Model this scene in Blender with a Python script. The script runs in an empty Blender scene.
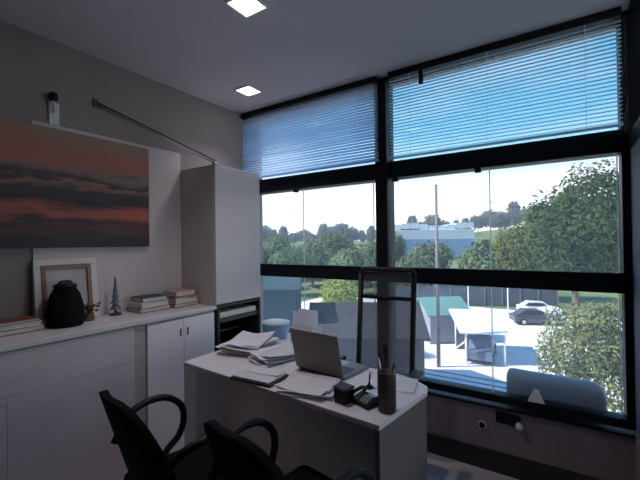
import bpy, bmesh, math, random
from mathutils import Vector, Matrix, Euler
C = bpy.context.scene.collection
PI = math.pi
R = math.radians
rnd = random.Random(7)

# ------------------------------------------------------------------ camera, sky, sun, exposure
cam = bpy.data.cameras.new('camera'); cam_o = bpy.data.objects.new('camera', cam); C.objects.link(cam_o)
cam.sensor_fit = 'HORIZONTAL'; cam.sensor_width = 36.0; cam.lens = 36.0 * 368.3 / 640.0
cam.clip_start = 0.02; cam.clip_end = 600
YAW, PITCH, ROLL = .5803, .0093, -.0128
F = Vector((-math.sin(YAW)*math.cos(PITCH), math.cos(YAW)*math.cos(PITCH), math.sin(PITCH)))
R0 = Vector((math.cos(YAW), math.sin(YAW), 0)); U0 = R0.cross(F)
RX = R0*math.cos(ROLL) + U0*math.sin(ROLL); UX = -R0*math.sin(ROLL) + U0*math.cos(ROLL)
m = Matrix((RX, UX, -F)).transposed().to_4x4(); m.translation = (0, 0, 1.4)
cam_o.matrix_world = m
S = bpy.context.scene
S.camera = cam_o

w = bpy.data.worlds.new('sky'); S.world = w; w.use_nodes = True
nt = w.node_tree; nt.nodes.clear()
out = nt.nodes.new('ShaderNodeOutputWorld'); bg = nt.nodes.new('ShaderNodeBackground')
tc = nt.nodes.new('ShaderNodeTexCoord'); sep = nt.nodes.new('ShaderNodeSeparateXYZ')
nt.links.new(tc.outputs['Generated'], sep.inputs[0])
ramp = nt.nodes.new('ShaderNodeValToRGB')
nt.links.new(sep.outputs['Z'], ramp.inputs['Fac'])
e = ramp.color_ramp.elements
e[0].position = 0.0; e[0].color = (2.3, 2.15, 2.2, 1)
e[1].position = 1.0; e[1].color = (.10, .30, .72, 1)
for p, c in ((.13, (2.0, 1.95, 2.05, 1)), (.19, (.52, 1.0, 1.35, 1)), (.27, (.15, .62, 1.08, 1)), (.5, (.10, .40, .92, 1))):
    q = e.new(p); q.color = c
mp = nt.nodes.new('ShaderNodeMapping'); mp.inputs['Scale'].default_value = (1.6, 1.6, 7)
nt.links.new(tc.outputs['Generated'], mp.inputs['Vector'])
nz = nt.nodes.new('ShaderNodeTexNoise'); nz.inputs['Scale'].default_value = 2.2; nz.inputs['Detail'].default_value = 5
nt.links.new(mp.outputs[0], nz.inputs['Vector'])
cr = nt.nodes.new('ShaderNodeValToRGB'); cr.color_ramp.elements[0].position = .48; cr.color_ramp.elements[1].position = .72
cr.color_ramp.elements[1].color = (.3, .3, .3, 1)
nt.links.new(nz.outputs['Fac'], cr.inputs['Fac'])
mx = nt.nodes.new('ShaderNodeMix'); mx.data_type = 'RGBA'
nt.links.new(cr.outputs[0], mx.inputs['Factor']); nt.links.new(ramp.outputs[0], mx.inputs[6]); mx.inputs[7].default_value = (.95, 1.0, 1.08, 1)
nt.links.new(mx.outputs[2], bg.inputs['Color']); bg.inputs['Strength'].default_value = 1.0
nt.links.new(bg.outputs[0], out.inputs[0])

sl = bpy.data.lights.new('sun', 'SUN'); sl.energy = 6.5; sl.angle = R(.6); sl.color = (1, .95, .86)
so = bpy.data.objects.new('sun', sl); C.objects.link(so); so.location = (-30, -10, 40)
so.rotation_euler = Vector((.60, .42, -.66)).to_track_quat('-Z', 'Y').to_euler()

S.view_settings.view_transform = 'Standard'; S.view_settings.look = 'None'
S.view_settings.exposure = 0.16; S.view_settings.gamma = 1.0; S.view_settings.use_curve_mapping = False
S.cycles.use_denoising = True
S.cycles.max_bounces = 10; S.cycles.diffuse_bounces = 6; S.cycles.transparent_max_bounces = 24
S.cycles.sample_clamp_indirect = 6

# ------------------------------------------------------------------ materials
def mat(name, col, rough=.6, var=0.0, scale=8.0, stretch=(1, 1, 1), metal=0.0, spec=.5, bump=0.0, col2=None, emit=None):
    M = bpy.data.materials.new(name); M.use_nodes = True
    t = M.node_tree; b = t.nodes['Principled BSDF']
    b.inputs['Roughness'].default_value = rough; b.inputs['Metallic'].default_value = metal
    b.inputs['Specular IOR Level'].default_value = spec
    tc = t.nodes.new('ShaderNodeTexCoord'); mp = t.nodes.new('ShaderNodeMapping'); mp.inputs['Scale'].default_value = stretch
    t.links.new(tc.outputs['Object'], mp.inputs['Vector'])
    nz = t.nodes.new('ShaderNodeTexNoise'); nz.inputs['Scale'].default_value = scale; nz.inputs['Detail'].default_value = 4
    t.links.new(mp.outputs[0], nz.inputs['Vector'])
    rp = t.nodes.new('ShaderNodeValToRGB'); rp.color_ramp.elements[0].position = .3; rp.color_ramp.elements[1].position = .7
    if col2 is None:
        a = tuple(c*(1-var) for c in col); z = tuple(min(1, c*(1+var)) for c in col)
    else: a, z = col, col2
    rp.color_ramp.elements[0].color = (*a, 1); rp.color_ramp.elements[1].color = (*z, 1)
    t.links.new(nz.outputs['Fac'], rp.inputs['Fac']); t.links.new(rp.outputs[0], b.inputs['Base Color'])
    if bump:
        bp = t.nodes.new('ShaderNodeBump'); bp.inputs['Strength'].default_value = bump
        t.links.new(nz.outputs['Fac'], bp.inputs['Height']); t.links.new(bp.outputs[0], b.inputs['Normal'])
    if emit:
        b.inputs['Emission Color'].default_value = (*emit[0], 1); b.inputs['Emission Strength'].default_value = emit[1]
    return M

def glass_mat(name, tint=(.95, .98, .98), refl=.04, veil=.045):
    M = bpy.data.materials.new(name); M.use_nodes = True; t = M.node_tree
    for n in list(t.nodes): t.nodes.remove(n)
    o = t.nodes.new('ShaderNodeOutputMaterial'); a = t.nodes.new('ShaderNodeBsdfTransparent'); a.inputs[0].default_value = (*tint, 1)
    g = t.nodes.new('ShaderNodeBsdfGlossy'); g.inputs['Roughness'].default_value = .02
    x = t.nodes.new('ShaderNodeMixShader'); x.inputs[0].default_value = refl
    t.links.new(a.outputs[0], x.inputs[1]); t.links.new(g.outputs[0], x.inputs[2])
    tl = t.nodes.new('ShaderNodeBsdfTranslucent'); tl.inputs[0].default_value = (.80, .88, .95, 1)      # pale veil over the view, put into the glass as a translucent film
    x2 = t.nodes.new('ShaderNodeMixShader'); x2.inputs[0].default_value = veil
    t.links.new(x.outputs[0], x2.inputs[1]); t.links.new(tl.outputs[0], x2.inputs[2]); t.links.new(x2.outputs[0], o.inputs[0])
    return M

def mesh_cloth(name, col, alpha):
    M = bpy.data.materials.new(name); M.use_nodes = True; t = M.node_tree
    b = t.nodes['Principled BSDF']; b.inputs['Base Color'].default_value = (*col, 1); b.inputs['Roughness'].default_value = .8
    tc = t.nodes.new('ShaderNodeTexCoord'); ck = t.nodes.new('ShaderNodeTexChecker'); ck.inputs['Scale'].default_value = 420
    ck.inputs['Color1'].default_value = (alpha*.75, alpha*.75, alpha*.75, 1); ck.inputs['Color2'].default_value = (min(1, alpha*1.25),)*3 + (1,)
    t.links.new(tc.outputs['Object'], ck.inputs['Vector']); t.links.new(ck.outputs['Color'], b.inputs['Alpha'])
    return M

def leaf_mat(name, c1, c2, scale=.8):
    M = bpy.data.materials.new(name); M.use_nodes = True; t = M.node_tree
    for n in list(t.nodes): t.nodes.remove(n)
    o = t.nodes.new('ShaderNodeOutputMaterial'); d = t.nodes.new('ShaderNodeBsdfDiffuse'); l = t.nodes.new('ShaderNodeBsdfTranslucent')
    x = t.nodes.new('ShaderNodeMixShader'); x.inputs[0].default_value = .3
    tc = t.nodes.new('ShaderNodeTexCoord'); nz = t.nodes.new('ShaderNodeTexNoise'); nz.inputs['Scale'].default_value = scale; nz.inputs['Detail'].default_value = 6
    rp = t.nodes.new('ShaderNodeValToRGB'); rp.color_ramp.elements[0].position = .35; rp.color_ramp.elements[1].position = .65
    rp.color_ramp.elements[0].color = (*c1, 1); rp.color_ramp.elements[1].color = (*c2, 1)
    t.links.new(tc.outputs['Object'], nz.inputs['Vector']); t.links.new(nz.outputs['Fac'], rp.inputs['Fac'])
    t.links.new(rp.outputs[0], d.inputs[0]); t.links.new(rp.outputs[0], l.inputs[0])
    t.links.new(d.outputs[0], x.inputs[1]); t.links.new(l.outputs[0], x.inputs[2]); t.links.new(x.outputs[0], o.inputs[0])
    return M

def slat_mat(name, col, fac):
    M = bpy.data.materials.new(name); M.use_nodes = True; t = M.node_tree
    for n in list(t.nodes): t.nodes.remove(n)
    o = t.nodes.new('ShaderNodeOutputMaterial'); d = t.nodes.new('ShaderNodeBsdfDiffuse'); l = t.nodes.new('ShaderNodeBsdfTranslucent')
    x = t.nodes.new('ShaderNodeMixShader'); x.inputs[0].default_value = fac
    tc = t.nodes.new('ShaderNodeTexCoord'); nz = t.nodes.new('ShaderNodeTexNoise'); nz.inputs['Scale'].default_value = 2.5
    rp = t.nodes.new('ShaderNodeValToRGB'); rp.color_ramp.elements[0].color = (*[c*.85 for c in col], 1); rp.color_ramp.elements[1].color = (*col, 1)
    t.links.new(tc.outputs['Object'], nz.inputs['Vector']); t.links.new(nz.outputs['Fac'], rp.inputs['Fac'])
    t.links.new(rp.outputs[0], d.inputs[0]); t.links.new(rp.outputs[0], l.inputs[0])
    t.links.new(d.outputs[0], x.inputs[1]); t.links.new(l.outputs[0], x.inputs[2]); t.links.new(x.outputs[0], o.inputs[0])
    return M

def painting_mat():
    M = bpy.data.materials.new('sunset_paint'); M.use_nodes = True; t = M.node_tree; b = t.nodes['Principled BSDF']
    b.inputs['Roughness'].default_value = .55
    tc = t.nodes.new('ShaderNodeTexCoord'); sp = t.nodes.new('ShaderNodeSeparateXYZ'); t.links.new(tc.outputs['Generated'], sp.inputs[0])
    mp = t.nodes.new('ShaderNodeMapping'); mp.inputs['Scale'].default_value = (1, 3.2, 9); mp.inputs['Rotation'].default_value = (R(-7), 0, 0)
    t.links.new(tc.outputs['Generated'], mp.inputs['Vector'])
    nz = t.nodes.new('ShaderNodeTexNoise'); nz.inputs['Scale'].default_value = 1.0; nz.inputs['Detail'].default_value = 7; nz.inputs['Roughness'].default_value = .62
    t.links.new(mp.outputs[0], nz.inputs['Vector'])
    a = t.nodes.new('ShaderNodeMath'); a.operation = 'MULTIPLY_ADD'; a.inputs[1].default_value = .34; a.inputs[2].default_value = -.17
    t.links.new(nz.outputs['Fac'], a.inputs[0])
    s = t.nodes.new('ShaderNodeMath'); s.operation = 'ADD'; t.links.new(a.outputs[0], s.inputs[0]); t.links.new(sp.outputs['Z'], s.inputs[1])
    rp = t.nodes.new('ShaderNodeValToRGB'); el = rp.color_ramp.elements
    cols = [(0, (.016, .013, .018)), (.10, (.022, .017, .022)), (.17, (.10, .035, .03)), (.22, (.03, .022, .026)), (.29, (.42, .105, .07)), (.34, (.26, .07, .055)), (.40, (.028, .022, .03)),
            (.50, (.05, .038, .044)), (.55, (.32, .15, .11)), (.58, (.04, .03, .034)), (.64, (.20, .14, .14)), (.72, (.40, .13, .09)), (.80, (.36, .13, .085)), (.90, (.30, .15, .11)), (1, (.27, .17, .14))]
    el[0].position = 0; el[0].color = (*cols[0][1], 1); el[1].position = 1; el[1].color = (*cols[-1][1], 1)
    for p, c in cols[1:-1]:
        q = el.new(p); q.color = (*c, 1)
    t.links.new(s.outputs[0], rp.inputs['Fac']); t.links.new(rp.outputs[0], b.inputs['Base Color'])
    bp = t.nodes.new('ShaderNodeBump'); bp.inputs['Strength'].default_value = .25; t.links.new(nz.outputs['Fac'], bp.inputs['Height']); t.links.new(bp.outputs[0], b.inputs['Normal'])
    return M

def marble_mat(name, base, vein):
    M = bpy.data.materials.new(name); M.use_nodes = True; t = M.node_tree; b = t.nodes['Principled BSDF']; b.inputs['Roughness'].default_value = .35
    tc = t.nodes.new('ShaderNodeTexCoord'); mp = t.nodes.new('ShaderNodeMapping'); mp.inputs['Scale'].default_value = (1, 2.0, 7)
    t.links.new(tc.outputs['Object'], mp.inputs['Vector'])
    nz = t.nodes.new('ShaderNodeTexNoise'); nz.inputs['Scale'].default_value = 1.5; nz.inputs['Detail'].default_value = 8
    t.links.new(mp.outputs[0], nz.inputs['Vector'])
    rp = t.nodes.new('ShaderNodeValToRGB'); el = rp.color_ramp.elements
    el[0].position = 0; el[0].color = (*base, 1); el[1].position = 1; el[1].color = (*[c*.93 for c in base], 1)
    for p, c in ((.335, base), (.345, vein), (.355, base), (.655, [c*.93 for c in base]), (.665, vein), (.675, [c*.93 for c in base])):
        q = el.new(p); q.color = (*c, 1)
    t.links.new(nz.outputs['Fac'], rp.inputs['Fac']); t.links.new(rp.outputs[0], b.inputs['Base Color'])
    return M

PANEL = mat('panel_paint', (.58, .52, .54), .8, .03, 3)
WALL = mat('wall_paint', (.27, .235, .235), .85, .05, 3)
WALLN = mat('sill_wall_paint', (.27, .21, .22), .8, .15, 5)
CEIL = mat('ceiling_paint', (.60, .545, .57), .9, .03, 2)
FLOOR = mat('floor_tile', (.58, .54, .56), .3, .05, 4)
BLACKM = mat('black_aluminium', (.005, .006, .010), .5, .2, 20, spec=.2)
BASEB = mat('baseboard_dark', (.02, .017, .017), .5, .2, 10)
GLASS = glass_mat('window_glass'); GLASSU = glass_mat('upper_glass', veil=.008); EDGE = slat_mat('glass_edge', (.85, .95, .93), .6)
SLAT = slat_mat('blind_slat', (.70, .95, 1.0), .75)
SLATD = slat_mat('blind_slat_grey', (.68, .80, 1.0), .85)
WHITE = mat('white_laminate', (.76, .75, .77), .4, .02, 3)
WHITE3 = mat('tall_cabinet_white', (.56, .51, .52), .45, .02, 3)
WHITE2 = mat('cabinet_white', (.84, .80, .83), .4, .02, 3)
MARB = marble_mat('veined_laminate', (.64, .58, .61), (.50, .46, .49))
GREYLAM = mat('grey_laminate', (.50, .48, .47), .5, .05, 4)
COUNTER = mat('counter_top', (.66, .62, .64), .4, .05, 6)
DARKGAP = mat('dark_interior', (.02, .018, .018), .6, .2, 8)
BLACKP = mat('black_plastic', (.006, .006, .007), .45, .15, 30, spec=.25)
BLACKF = mat('black_fabric', (.006, .006, .007), .85, .3, 60, bump=.15, spec=.12)
METAL = mat('brushed_metal', (.55, .55, .58), .3, .05, 30, metal=1)
DARKMET = mat('dark_metal', (.08, .08, .09), .35, .1, 30, metal=.8)
PAPER = slat_mat('paper_white', (.95, .94, .98), .25)
PAPERG = mat('paper_grey', (.62, .62, .66), .8, .06, 14)
LAPT = mat('laptop_grey', (.20, .18, .175), .45, .03, 10, metal=.2)
BLUE = mat('pale_blue_plastic', (.22, .42, .62), .4, .05, 9)
BROWN = mat('brown_wood', (.20, .10, .06), .5, .3, 6, (1, 1, 8))
DBROWN = mat('dark_brown_leather', (.045, .03, .026), .5, .2, 20)
DRIED = mat('dried_plant', (.18, .11, .07), .8, .4, 20)
PAINT = painting_mat()
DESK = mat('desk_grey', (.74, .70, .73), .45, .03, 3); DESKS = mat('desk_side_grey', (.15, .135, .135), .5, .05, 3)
DESKF = mat('desk_front_grey', (.86, .78, .78), .5, .05, 3)
LED = mat('led_panel', (1, 1, 1), .5, 0, 1, emit=((1, .98, .95), 5))
MESHC = mesh_cloth('chair_mesh', (.10, .10, .12), .45)

# ------------------------------------------------------------------ mesh helpers
def box(bm, c, s, rot=None):
    g = bmesh.ops.create_cube(bm, size=1.0); vs = g['verts']
    for v in vs:
        p = Vector((v.co.x*s[0], v.co.y*s[1], v.co.z*s[2]))
        if rot is not None: p = rot @ p
        v.co = p + Vector(c)
    return vs
def bb(bm, x0, x1, y0, y1, z0, z1): return box(bm, ((x0+x1)/2, (y0+y1)/2, (z0+z1)/2), (x1-x0, y1-y0, z1-z0))
def cyl(bm, a, b, r, r2=None, n=16, caps=True):
    a, b = Vector(a), Vector(b); d = b-a; r2 = r if r2 is None else r2
    q = d.to_track_quat('Z', 'Y'); lo, hi = [], []
    for i in range(n):
        t = 2*PI*i/n; u = Vector((math.cos(t), math.sin(t), 0))
        lo.append(bm.verts.new(a + q @ (u*r))); hi.append(bm.verts.new(b + q @ (u*r2)))
    for i in range(n): bm.faces.new((lo[i], lo[(i+1) % n], hi[(i+1) % n], hi[i]))
    if caps: bm.faces.new(lo[::-1]); bm.faces.new(hi)
def tube(bm, pts, r, n=10):
    pts = [Vector(p) for p in pts]; rings = []
    rr = r if isinstance(r, (list, tuple)) else [r]*len(pts)
    nrm = None
    for i, p in enumerate(pts):
        t = (pts[min(i+1, len(pts)-1)] - pts[max(i-1, 0)]).normalized()
        if nrm is None:
            nrm = t.orthogonal().normalized()
        else:
            nrm = (nrm - t*nrm.dot(t)).normalized()
        b = t.cross(nrm)
        rings.append([bm.verts.new(p + (nrm*math.cos(2*PI*k/n) + b*math.sin(2*PI*k/n))*rr[i]) for k in range(n)])
    for i in range(len(rings)-1):
        for k in range(n): bm.faces.new((rings[i][k], rings[i][(k+1) % n], rings[i+1][(k+1) % n], rings[i+1][k]))
    bm.faces.new(rings[0][::-1]); bm.faces.new(rings[-1])
def spline(pts, per=8):
    P = [Vector(p) for p in pts]; P = [P[0]] + P + [P[-1]]; o = []
    for i in range(1, len(P)-2):
        for k in range(per):
            t = k/per; a, b, c, d = P[i-1], P[i], P[i+1], P[i+2]
            o.append(.5*((2*b) + (c-a)*t + (2*a-5*b+4*c-d)*t*t + (3*b-a-3*c+d)*t**3))
    o.append(P[-2]); return o
def lathe(bm, prof, n=24, c=(0, 0, 0), sx=1, sy=1):
    rings = []
    for r, z in prof: rings.append([bm.verts.new((c[0]+sx*r*math.cos(2*PI*k/n), c[1]+sy*r*math.sin(2*PI*k/n), c[2]+z)) for k in range(n)])
    for i in range(len(rings)-1):
        for k in range(n): bm.faces.new((rings[i][k], rings[i][(k+1) % n], rings[i+1][(k+1) % n], rings[i+1][k]))
    bm.faces.new(rings[0][::-1]); bm.faces.new(rings[-1])
def prism(bm, poly, z0, z1):
    lo = [bm.verts.new((x, y, z0)) for x, y in poly]; hi = [bm.verts.new((x, y, z1)) for x, y in poly]; n = len(poly)
    bm.faces.new(lo[::-1]); bm.faces.new(hi)
    for i in range(n): bm.faces.new((lo[i], lo[(i+1) % n], hi[(i+1) % n], hi[i]))
def NB(): return bmesh.new()
def obj(name, bm, m, parent=None, bevel=0, smooth=False, loc=None, rot=None):
    bmesh.ops.recalc_face_normals(bm, faces=bm.faces)
    me = bpy.data.meshes.new(name); bm.to_mesh(me); bm.free()
    if smooth:
        for p in me.polygons: p.use_smooth = True
    me.materials.append(m); o = bpy.data.objects.new(name, me); C.objects.link(o)
    if parent: o.parent = parent
    if loc: o.location = loc
    if rot: o.rotation_euler = rot
    if bevel:
        b = o.modifiers.new('bevel', 'BEVEL'); b.width = bevel; b.segments = 2; b.limit_method = 'ANGLE'
    return o
def bxo(name, m, parent, x0, x1, y0, y1, z0, z1, bevel=0):
    bm = NB(); bb(bm, x0, x1, y0, y1, z0, z1); return obj(name, bm, m, parent, bevel)
def pln(name, m, parent, x0, x1, y, z0, z1):
    bm = NB(); v = [bm.verts.new(p) for p in ((x0, y, z0), (x1, y, z0), (x1, y+.006, (z0+z1)/2), (x1, y, z1), (x0, y, z1), (x0, y+.006, (z0+z1)/2))]
    bm.faces.new((v[0], v[1], v[2], v[5])); bm.faces.new((v[5], v[2], v[3], v[4])); return obj(name, bm, m, parent)
def thing(name, label, cat, loc=(0, 0, 0), rz=0, group=None):
    o = bpy.data.objects.new(name, None); C.objects.link(o); o.empty_display_size = .1
    o.location = loc; o.rotation_euler = (0, 0, rz); o['label'] = label; o['category'] = cat
    if group: o['group'] = group
    return o
def tag(o, label, cat, group=None, kind=None):
    o['label'] = label; o['category'] = cat
    if group: o['group'] = group
    if kind: o['kind'] = kind
    return o
def struct(o, label, cat): o['kind'] = 'structure'; o['label'] = label; o['category'] = cat; return o
def dup(root, loc, rz, label=None, scale=None):
    r = root.copy(); C.objects.link(r); r.location = loc; r.rotation_euler = (0, 0, rz)
    if label: r['label'] = label
    if scale: r.scale = scale
    for ch in list(root.children):
        c = ch.copy(); C.objects.link(c); c.parent = r
        for g in ch.children:
            d = g.copy(); C.objects.link(d); d.parent = c
    return r

# ------------------------------------------------------------------ room shell
XL, XR, YN, YS, ZC = -2.406, .30, 2.466, -2.6, 2.575
struct(bxo('floor', FLOOR, None, XL-.2, XR+.2, YS-.2, YN+.2, -.15, 0), 'light grey smooth floor of the office', 'floor')
struct(bxo('ceiling', CEIL, None, XL-.2, XR+.2, YS-.2, YN+.2, ZC, ZC+.2), 'plain painted ceiling with square recessed lights', 'ceiling')
struct(bxo('wall_left', WALL, None, XL-.2, XL, YS, YN+.2, 0, ZC), 'greyish painted wall behind the long painting', 'wall')
struct(bxo('wall_back', WALL, None, XL-.2, XR+.2, YS-.2, YS, 0, ZC), 'plain wall at the end of the room', 'wall')
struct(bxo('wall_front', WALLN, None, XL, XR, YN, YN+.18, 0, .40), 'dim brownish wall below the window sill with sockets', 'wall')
bm = NB(); bb(bm, XR, XR+.2, YS, .7, 0, ZC); bb(bm, XR, XR+.2, .7, YN+.18, 0, .43)
struct(obj('wall_right', bm, WALL), 'side wall at the right with a tall window', 'wall')
struct(bxo('trim_1', mat('pier_grey_blue', (.13, .13, .17), .7, .05, 3), None, XR, XR+.2, 2.0, YN, .43, 1.853), 'dark grey blue pier at the right edge beside the window', 'pier')
struct(bxo('baseboard_front', BASEB, None, XL, XR, YN-.018, YN, 0, .122), 'dark baseboard below the window wall', 'baseboard')
struct(bxo('baseboard_left', BASEB, None, XL, XL+.015, YS, .2, 0, .1), 'dark baseboard of the left wall', 'baseboard')

# the rest of the office building, unseen, added to shade the near yard
OUTW = mat('facade_render', (.45, .42, .42), .85, .08, .7)
bm = NB(); bb(bm, -14, 9, -13, YN+.1, -6.6, -.16); bb(bm, -14, 9, -13, YN+.1, ZC+.21, 8.2); bb(bm, -14, XL-.21, -13, YN+.1, -.16, ZC+.21)
struct(obj('wall_exterior', bm, OUTW), 'unseen rendered outer walls of the office building, added to shade the near yard', 'building wall')
# window wall: black aluminium grid with frameless glass leaves
W1 = bpy.data.objects.new('window_1', None); C.objects.link(W1)
struct(W1, 'large black framed window wall with a post and two cross bars', 'window')
bxo('head_frame', BLACKM, W1, XL, XR, YN-.03, YN+.09, 2.548, ZC, .004)
bxo('sill_rail', BLACKM, W1, XL, XR, YN-.035, YN+.05, .43, .476, .004)
bxo('sill_ledge', BLACKM, W1, XL, XR, YN-.02, YN, .385, .40, .003)
bxo('jamb', BLACKM, W1, XL, XL+.03, YN-.03, YN+.09, .476, 2.548, .004)
bxo('jamb', BLACKM, W1, XR-.035, XR, YN-.03, YN+.09, .476, 2.548, .004)
bxo('mullion', BLACKM, W1, -1.107, -1.018, YN-.05, YN+.09, .476, 2.548, .004)
for x0, x1 in ((XL+.03, -1.107), (-1.018, XR-.035)):
    bxo('transom', BLACKM, W1, x0, x1, YN-.03, YN+.09, 1.853, 1.970, .004)
    bxo('cross_bar', BLACKM, W1, x0, x1, YN-.06, YN-.012, 1.125, 1.229, .004)
    bxo('pane', GLASSU, W1, x0, x1, YN+.040, YN+.046, 1.97, 2.548)
for x0, x1, y in ((XL+.03, -1.773, 0), (-1.773, -1.136, -.008), (-1.018, -.361, 0), (-.361, .252, -.008)):
    p = bxo('pane', GLASS, W1, x0+.002, x1-.002, YN-.002+y, YN+.004+y, .476, 1.853)
    bxo('pane_edge', EDGE, p, x1-.006, x1, YN-.002+y, YN+.004+y, .476, 1.853)
for x in (-1.83, -.962, -.424):
    bxo('clip', BLACKM, W1, x-.018, x+.018, YN-.045, YN-.012, 1.825, 1.86, .003)

# side window
W2 = bpy.data.objects.new('window_2', None); C.objects.link(W2)
struct(W2, 'side window with black bars at the right edge', 'window')
bxo('head_frame', BLACKM, W2, XR, XR+.1, .7, YN+.09, 2.548, ZC, .004)
bxo('sill_rail', BLACKM, W2, XR, XR+.14, .7, 2.0, .43, .476, .004)
bxo('transom', BLACKM, W2, XR-.004, XR+.09, .74, YN-.03, 1.854, 1.945, .004)
bxo('cross_bar', BLACKM, W2, XR+.02, XR+.09, .74, 2.0, 1.120, 1.226, .004)
bxo('jamb', BLACKM, W2, XR, XR+.09, YN-.03, YN+.09, 1.853, 2.548, .004)
bxo('jamb', BLACKM, W2, XR, XR+.09, .7, .74, .476, 2.548, .004)
bxo('pane', GLASSU, W2, XR+.04, XR+.046, .74, YN-.03, 1.945, 2.548)
bxo('pane', GLASS, W2, XR+.01, XR+.016, .74, 2.0, .476, 1.853)

# ------------------------------------------------------------------ blinds
def blind(x0, x1, label, m, tilt, extras, jit=0.02):
    t = thing('venetian_blind', label, 'blind', ((x0+x1)/2, YN-.07, 1.975)); L = x1-x0
    bxo('headrail', BLACKM, t, -L/2, L/2, -.02, .02, .555, .598, .003)
    bxo('bottom_rail', m, t, -L/2, L/2, -.012, .012, 0, .012, .002)
    n = 25; r3 = random.Random(int(L*100))
    for k in range(n):
        bm = NB(); z = .02 + k*(.535/n); rot = Matrix.Rotation(tilt + r3.uniform(-jit, jit), 3, 'X')
        rows = []
        for j in range(4):
            u = -1+2*j/3; p = rot @ Vector((0, .0125*u, .0022*(1-u*u)))
            rows.append((bm.verts.new((-L/2, p.y, z+p.z)), bm.verts.new((L/2, p.y, z+p.z))))
        for j in range(3): bm.faces.new((rows[j][0], rows[j][1], rows[j+1][1], rows[j+1][0]))
        obj('slat', bm, m, t, smooth=True)
    for fx in (-.38, .0, .38):
        bm = NB(); cyl(bm, (fx*L, -.013, .01), (fx*L, -.013, .56), .0012, n=6); obj('ladder_cord', bm, m, t)
    for e in extras: e(t)
    return t
def tilter(t):
    bm = NB(); bb(bm, -.405, -.380, -.045, -.021, .455, .565); obj('tilter', bm, BLACKP, t, .003)
def cord(t):
    bm = NB(); tube(bm, spline([(.635, -.025, .56), (.638, -.03, .35), (.62, -.035, .2), (.645, -.03, .12), (.63, -.03, .02), (.637, -.03, -.12)], 6), .003, 6); obj('pull_cord', bm, BLACKP, t, smooth=True)
blind(XL+.012, -1.071, 'greyish slatted blind left of the post, nearest the corner', SLATD, R(-26), [], .16)
blind(-.983, XR-.03, 'wide slatted blind right of the post with cyan sky behind', SLAT, R(3), [tilter, cord])

# ------------------------------------------------------------------ ceiling lights
def downlight(x, y, label, power=16):
    t = thing('ceiling_light', label, 'ceiling light', (x, y, ZC))
    bm = NB(); h = .078
    for a in ((-h, h, -h, -h+.014), (-h, h, h-.014, h), (-h, -h+.014, -h+.014, h-.014), (h-.014, h, -h+.014, h-.014)): bb(bm, *a, -.008, 0)
    obj('frame', bm, WHITE, t, .002)
    l = bpy.data.lights.new('downlight_beam', 'SPOT'); l.energy = power; l.spot_size = R(112); l.spot_blend = .7; l.shadow_soft_size = .06; l.color = (1, .90, .88)
    lo = bpy.data.objects.new('downlight_beam', l); C.objects.link(lo); lo.parent = t; lo.location = (0, 0, -.02)
    bxo('diffuser', LED, t, -h+.014, h-.014, -h+.014, h-.014, -.006, -.001)
downlight(-1.98, 2.05, 'small square recessed ceiling light near the window corner', 14)
downlight(-1.27, 1.31, 'square recessed ceiling light cut by the top edge of the photo', 27)

# ------------------------------------------------------------------ left wall furniture
XF = -2.02
t = thing('tall_cabinet', 'tall white cabinet in the corner standing on a lower unit', 'cabinet', (XL+.195, 1.976, .976))
bxo('carcass', GREYLAM, t, -.193, .175, -.227, .226, 0, .989, .002)
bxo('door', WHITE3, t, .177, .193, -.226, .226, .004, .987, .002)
t = thing('open_cabinet', 'low unit with dark open compartment below the tall white cabinet', 'cabinet', (XL+.195, 1.976, 0))
bxo('carcass', WHITE, t, -.193, .193, -.215, .226, .0, .60, .003)
bm = NB(); bb(bm, -.193, .193, -.215, -.195, .60, .974); bb(bm, -.193, .193, .206, .226, .60, .974); bb(bm, -.193, .193, -.195, .206, .954, .974); bb(bm, -.193, -.175, -.195, .206, .60, .954)
obj('compartment', bm, DARKGAP, t, .002)
bxo('back_shelf', BROWN, t, -.172, -.02, -.19, .2, .72, .735)
t = tag(bxo('paper_roll', mat('cream_paper', (.74, .70, .66), .8, .04, 9), None, -2.16, -2.035, 1.79, 2.17, .873, .918, .012), 'cream strip of folded paper inside the dark open compartment', 'paper')
t.location.z = 0
tag(bxo('shelf_board', DBROWN, None, -2.18, -2.03, 1.782, 2.18, .845, .8725), 'dark thin board holding the cream paper in the compartment', 'shelf board')

t = thing('counter_top', 'long greyish counter top over the white wall cabinets', 'counter', (-2.2, .6, .95))
bxo('slab', COUNTER, t, -.2035, .19, -2.0, 1.147, 0, .026, .003)
def sideboard(y0, y1, label, kind):
    t = thing('low_cabinet', label, 'cabinet', (-2.21, (y0+y1)/2, 0)); L = y1-y0
    bxo('carcass', GREYLAM, t, -.194, .168, -L/2+.001, L/2-.001, .08, .949)
    bxo('plinth', DARKGAP, t, -.194, .13, -L/2+.001, L/2-.001, 0, .08)
    if kind == 'drawers':
        d = bxo('drawer', MARB, t, .17, .188, -L/2+.003, L/2-.003, .7505, .944, .0008)
        for s in (-1, 1): bxo('door', MARB, t, .17, .188, min(s*.0006, s*(L/2-.003)), max(s*.0006, s*(L/2-.003)), .085, .7495, .0008)
    else:
        for s in (-1, 1):
            d = bxo('door', WHITE2, t, .17, .188, min(s*.0015, s*(L/2-.012)), max(s*.0015, s*(L/2-.012)), .085, .935, .002)
            bxo('handle', mat('handle_grey', (.22, .22, .25), .4) if 'handle_grey' not in bpy.data.materials else bpy.data.materials['handle_grey'], d, .188, .200, s*.026-.004, s*.026+.004, .825, .875, .003)
        bxo('filler_strip', mat('filler_strip', (.44, .40, .40), .5), t, .16, .178, -L/2-.063, -L/2+.001, .085, .944)
    return t
sideboard(1.23, 1.747, 'white two-door low cabinet with small dark handles beside the tall cabinet', 'doors')
sideboard(.02, 1.166, 'pale veined low cabinet with wide drawer behind the foreground chair', 'drawers')
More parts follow.
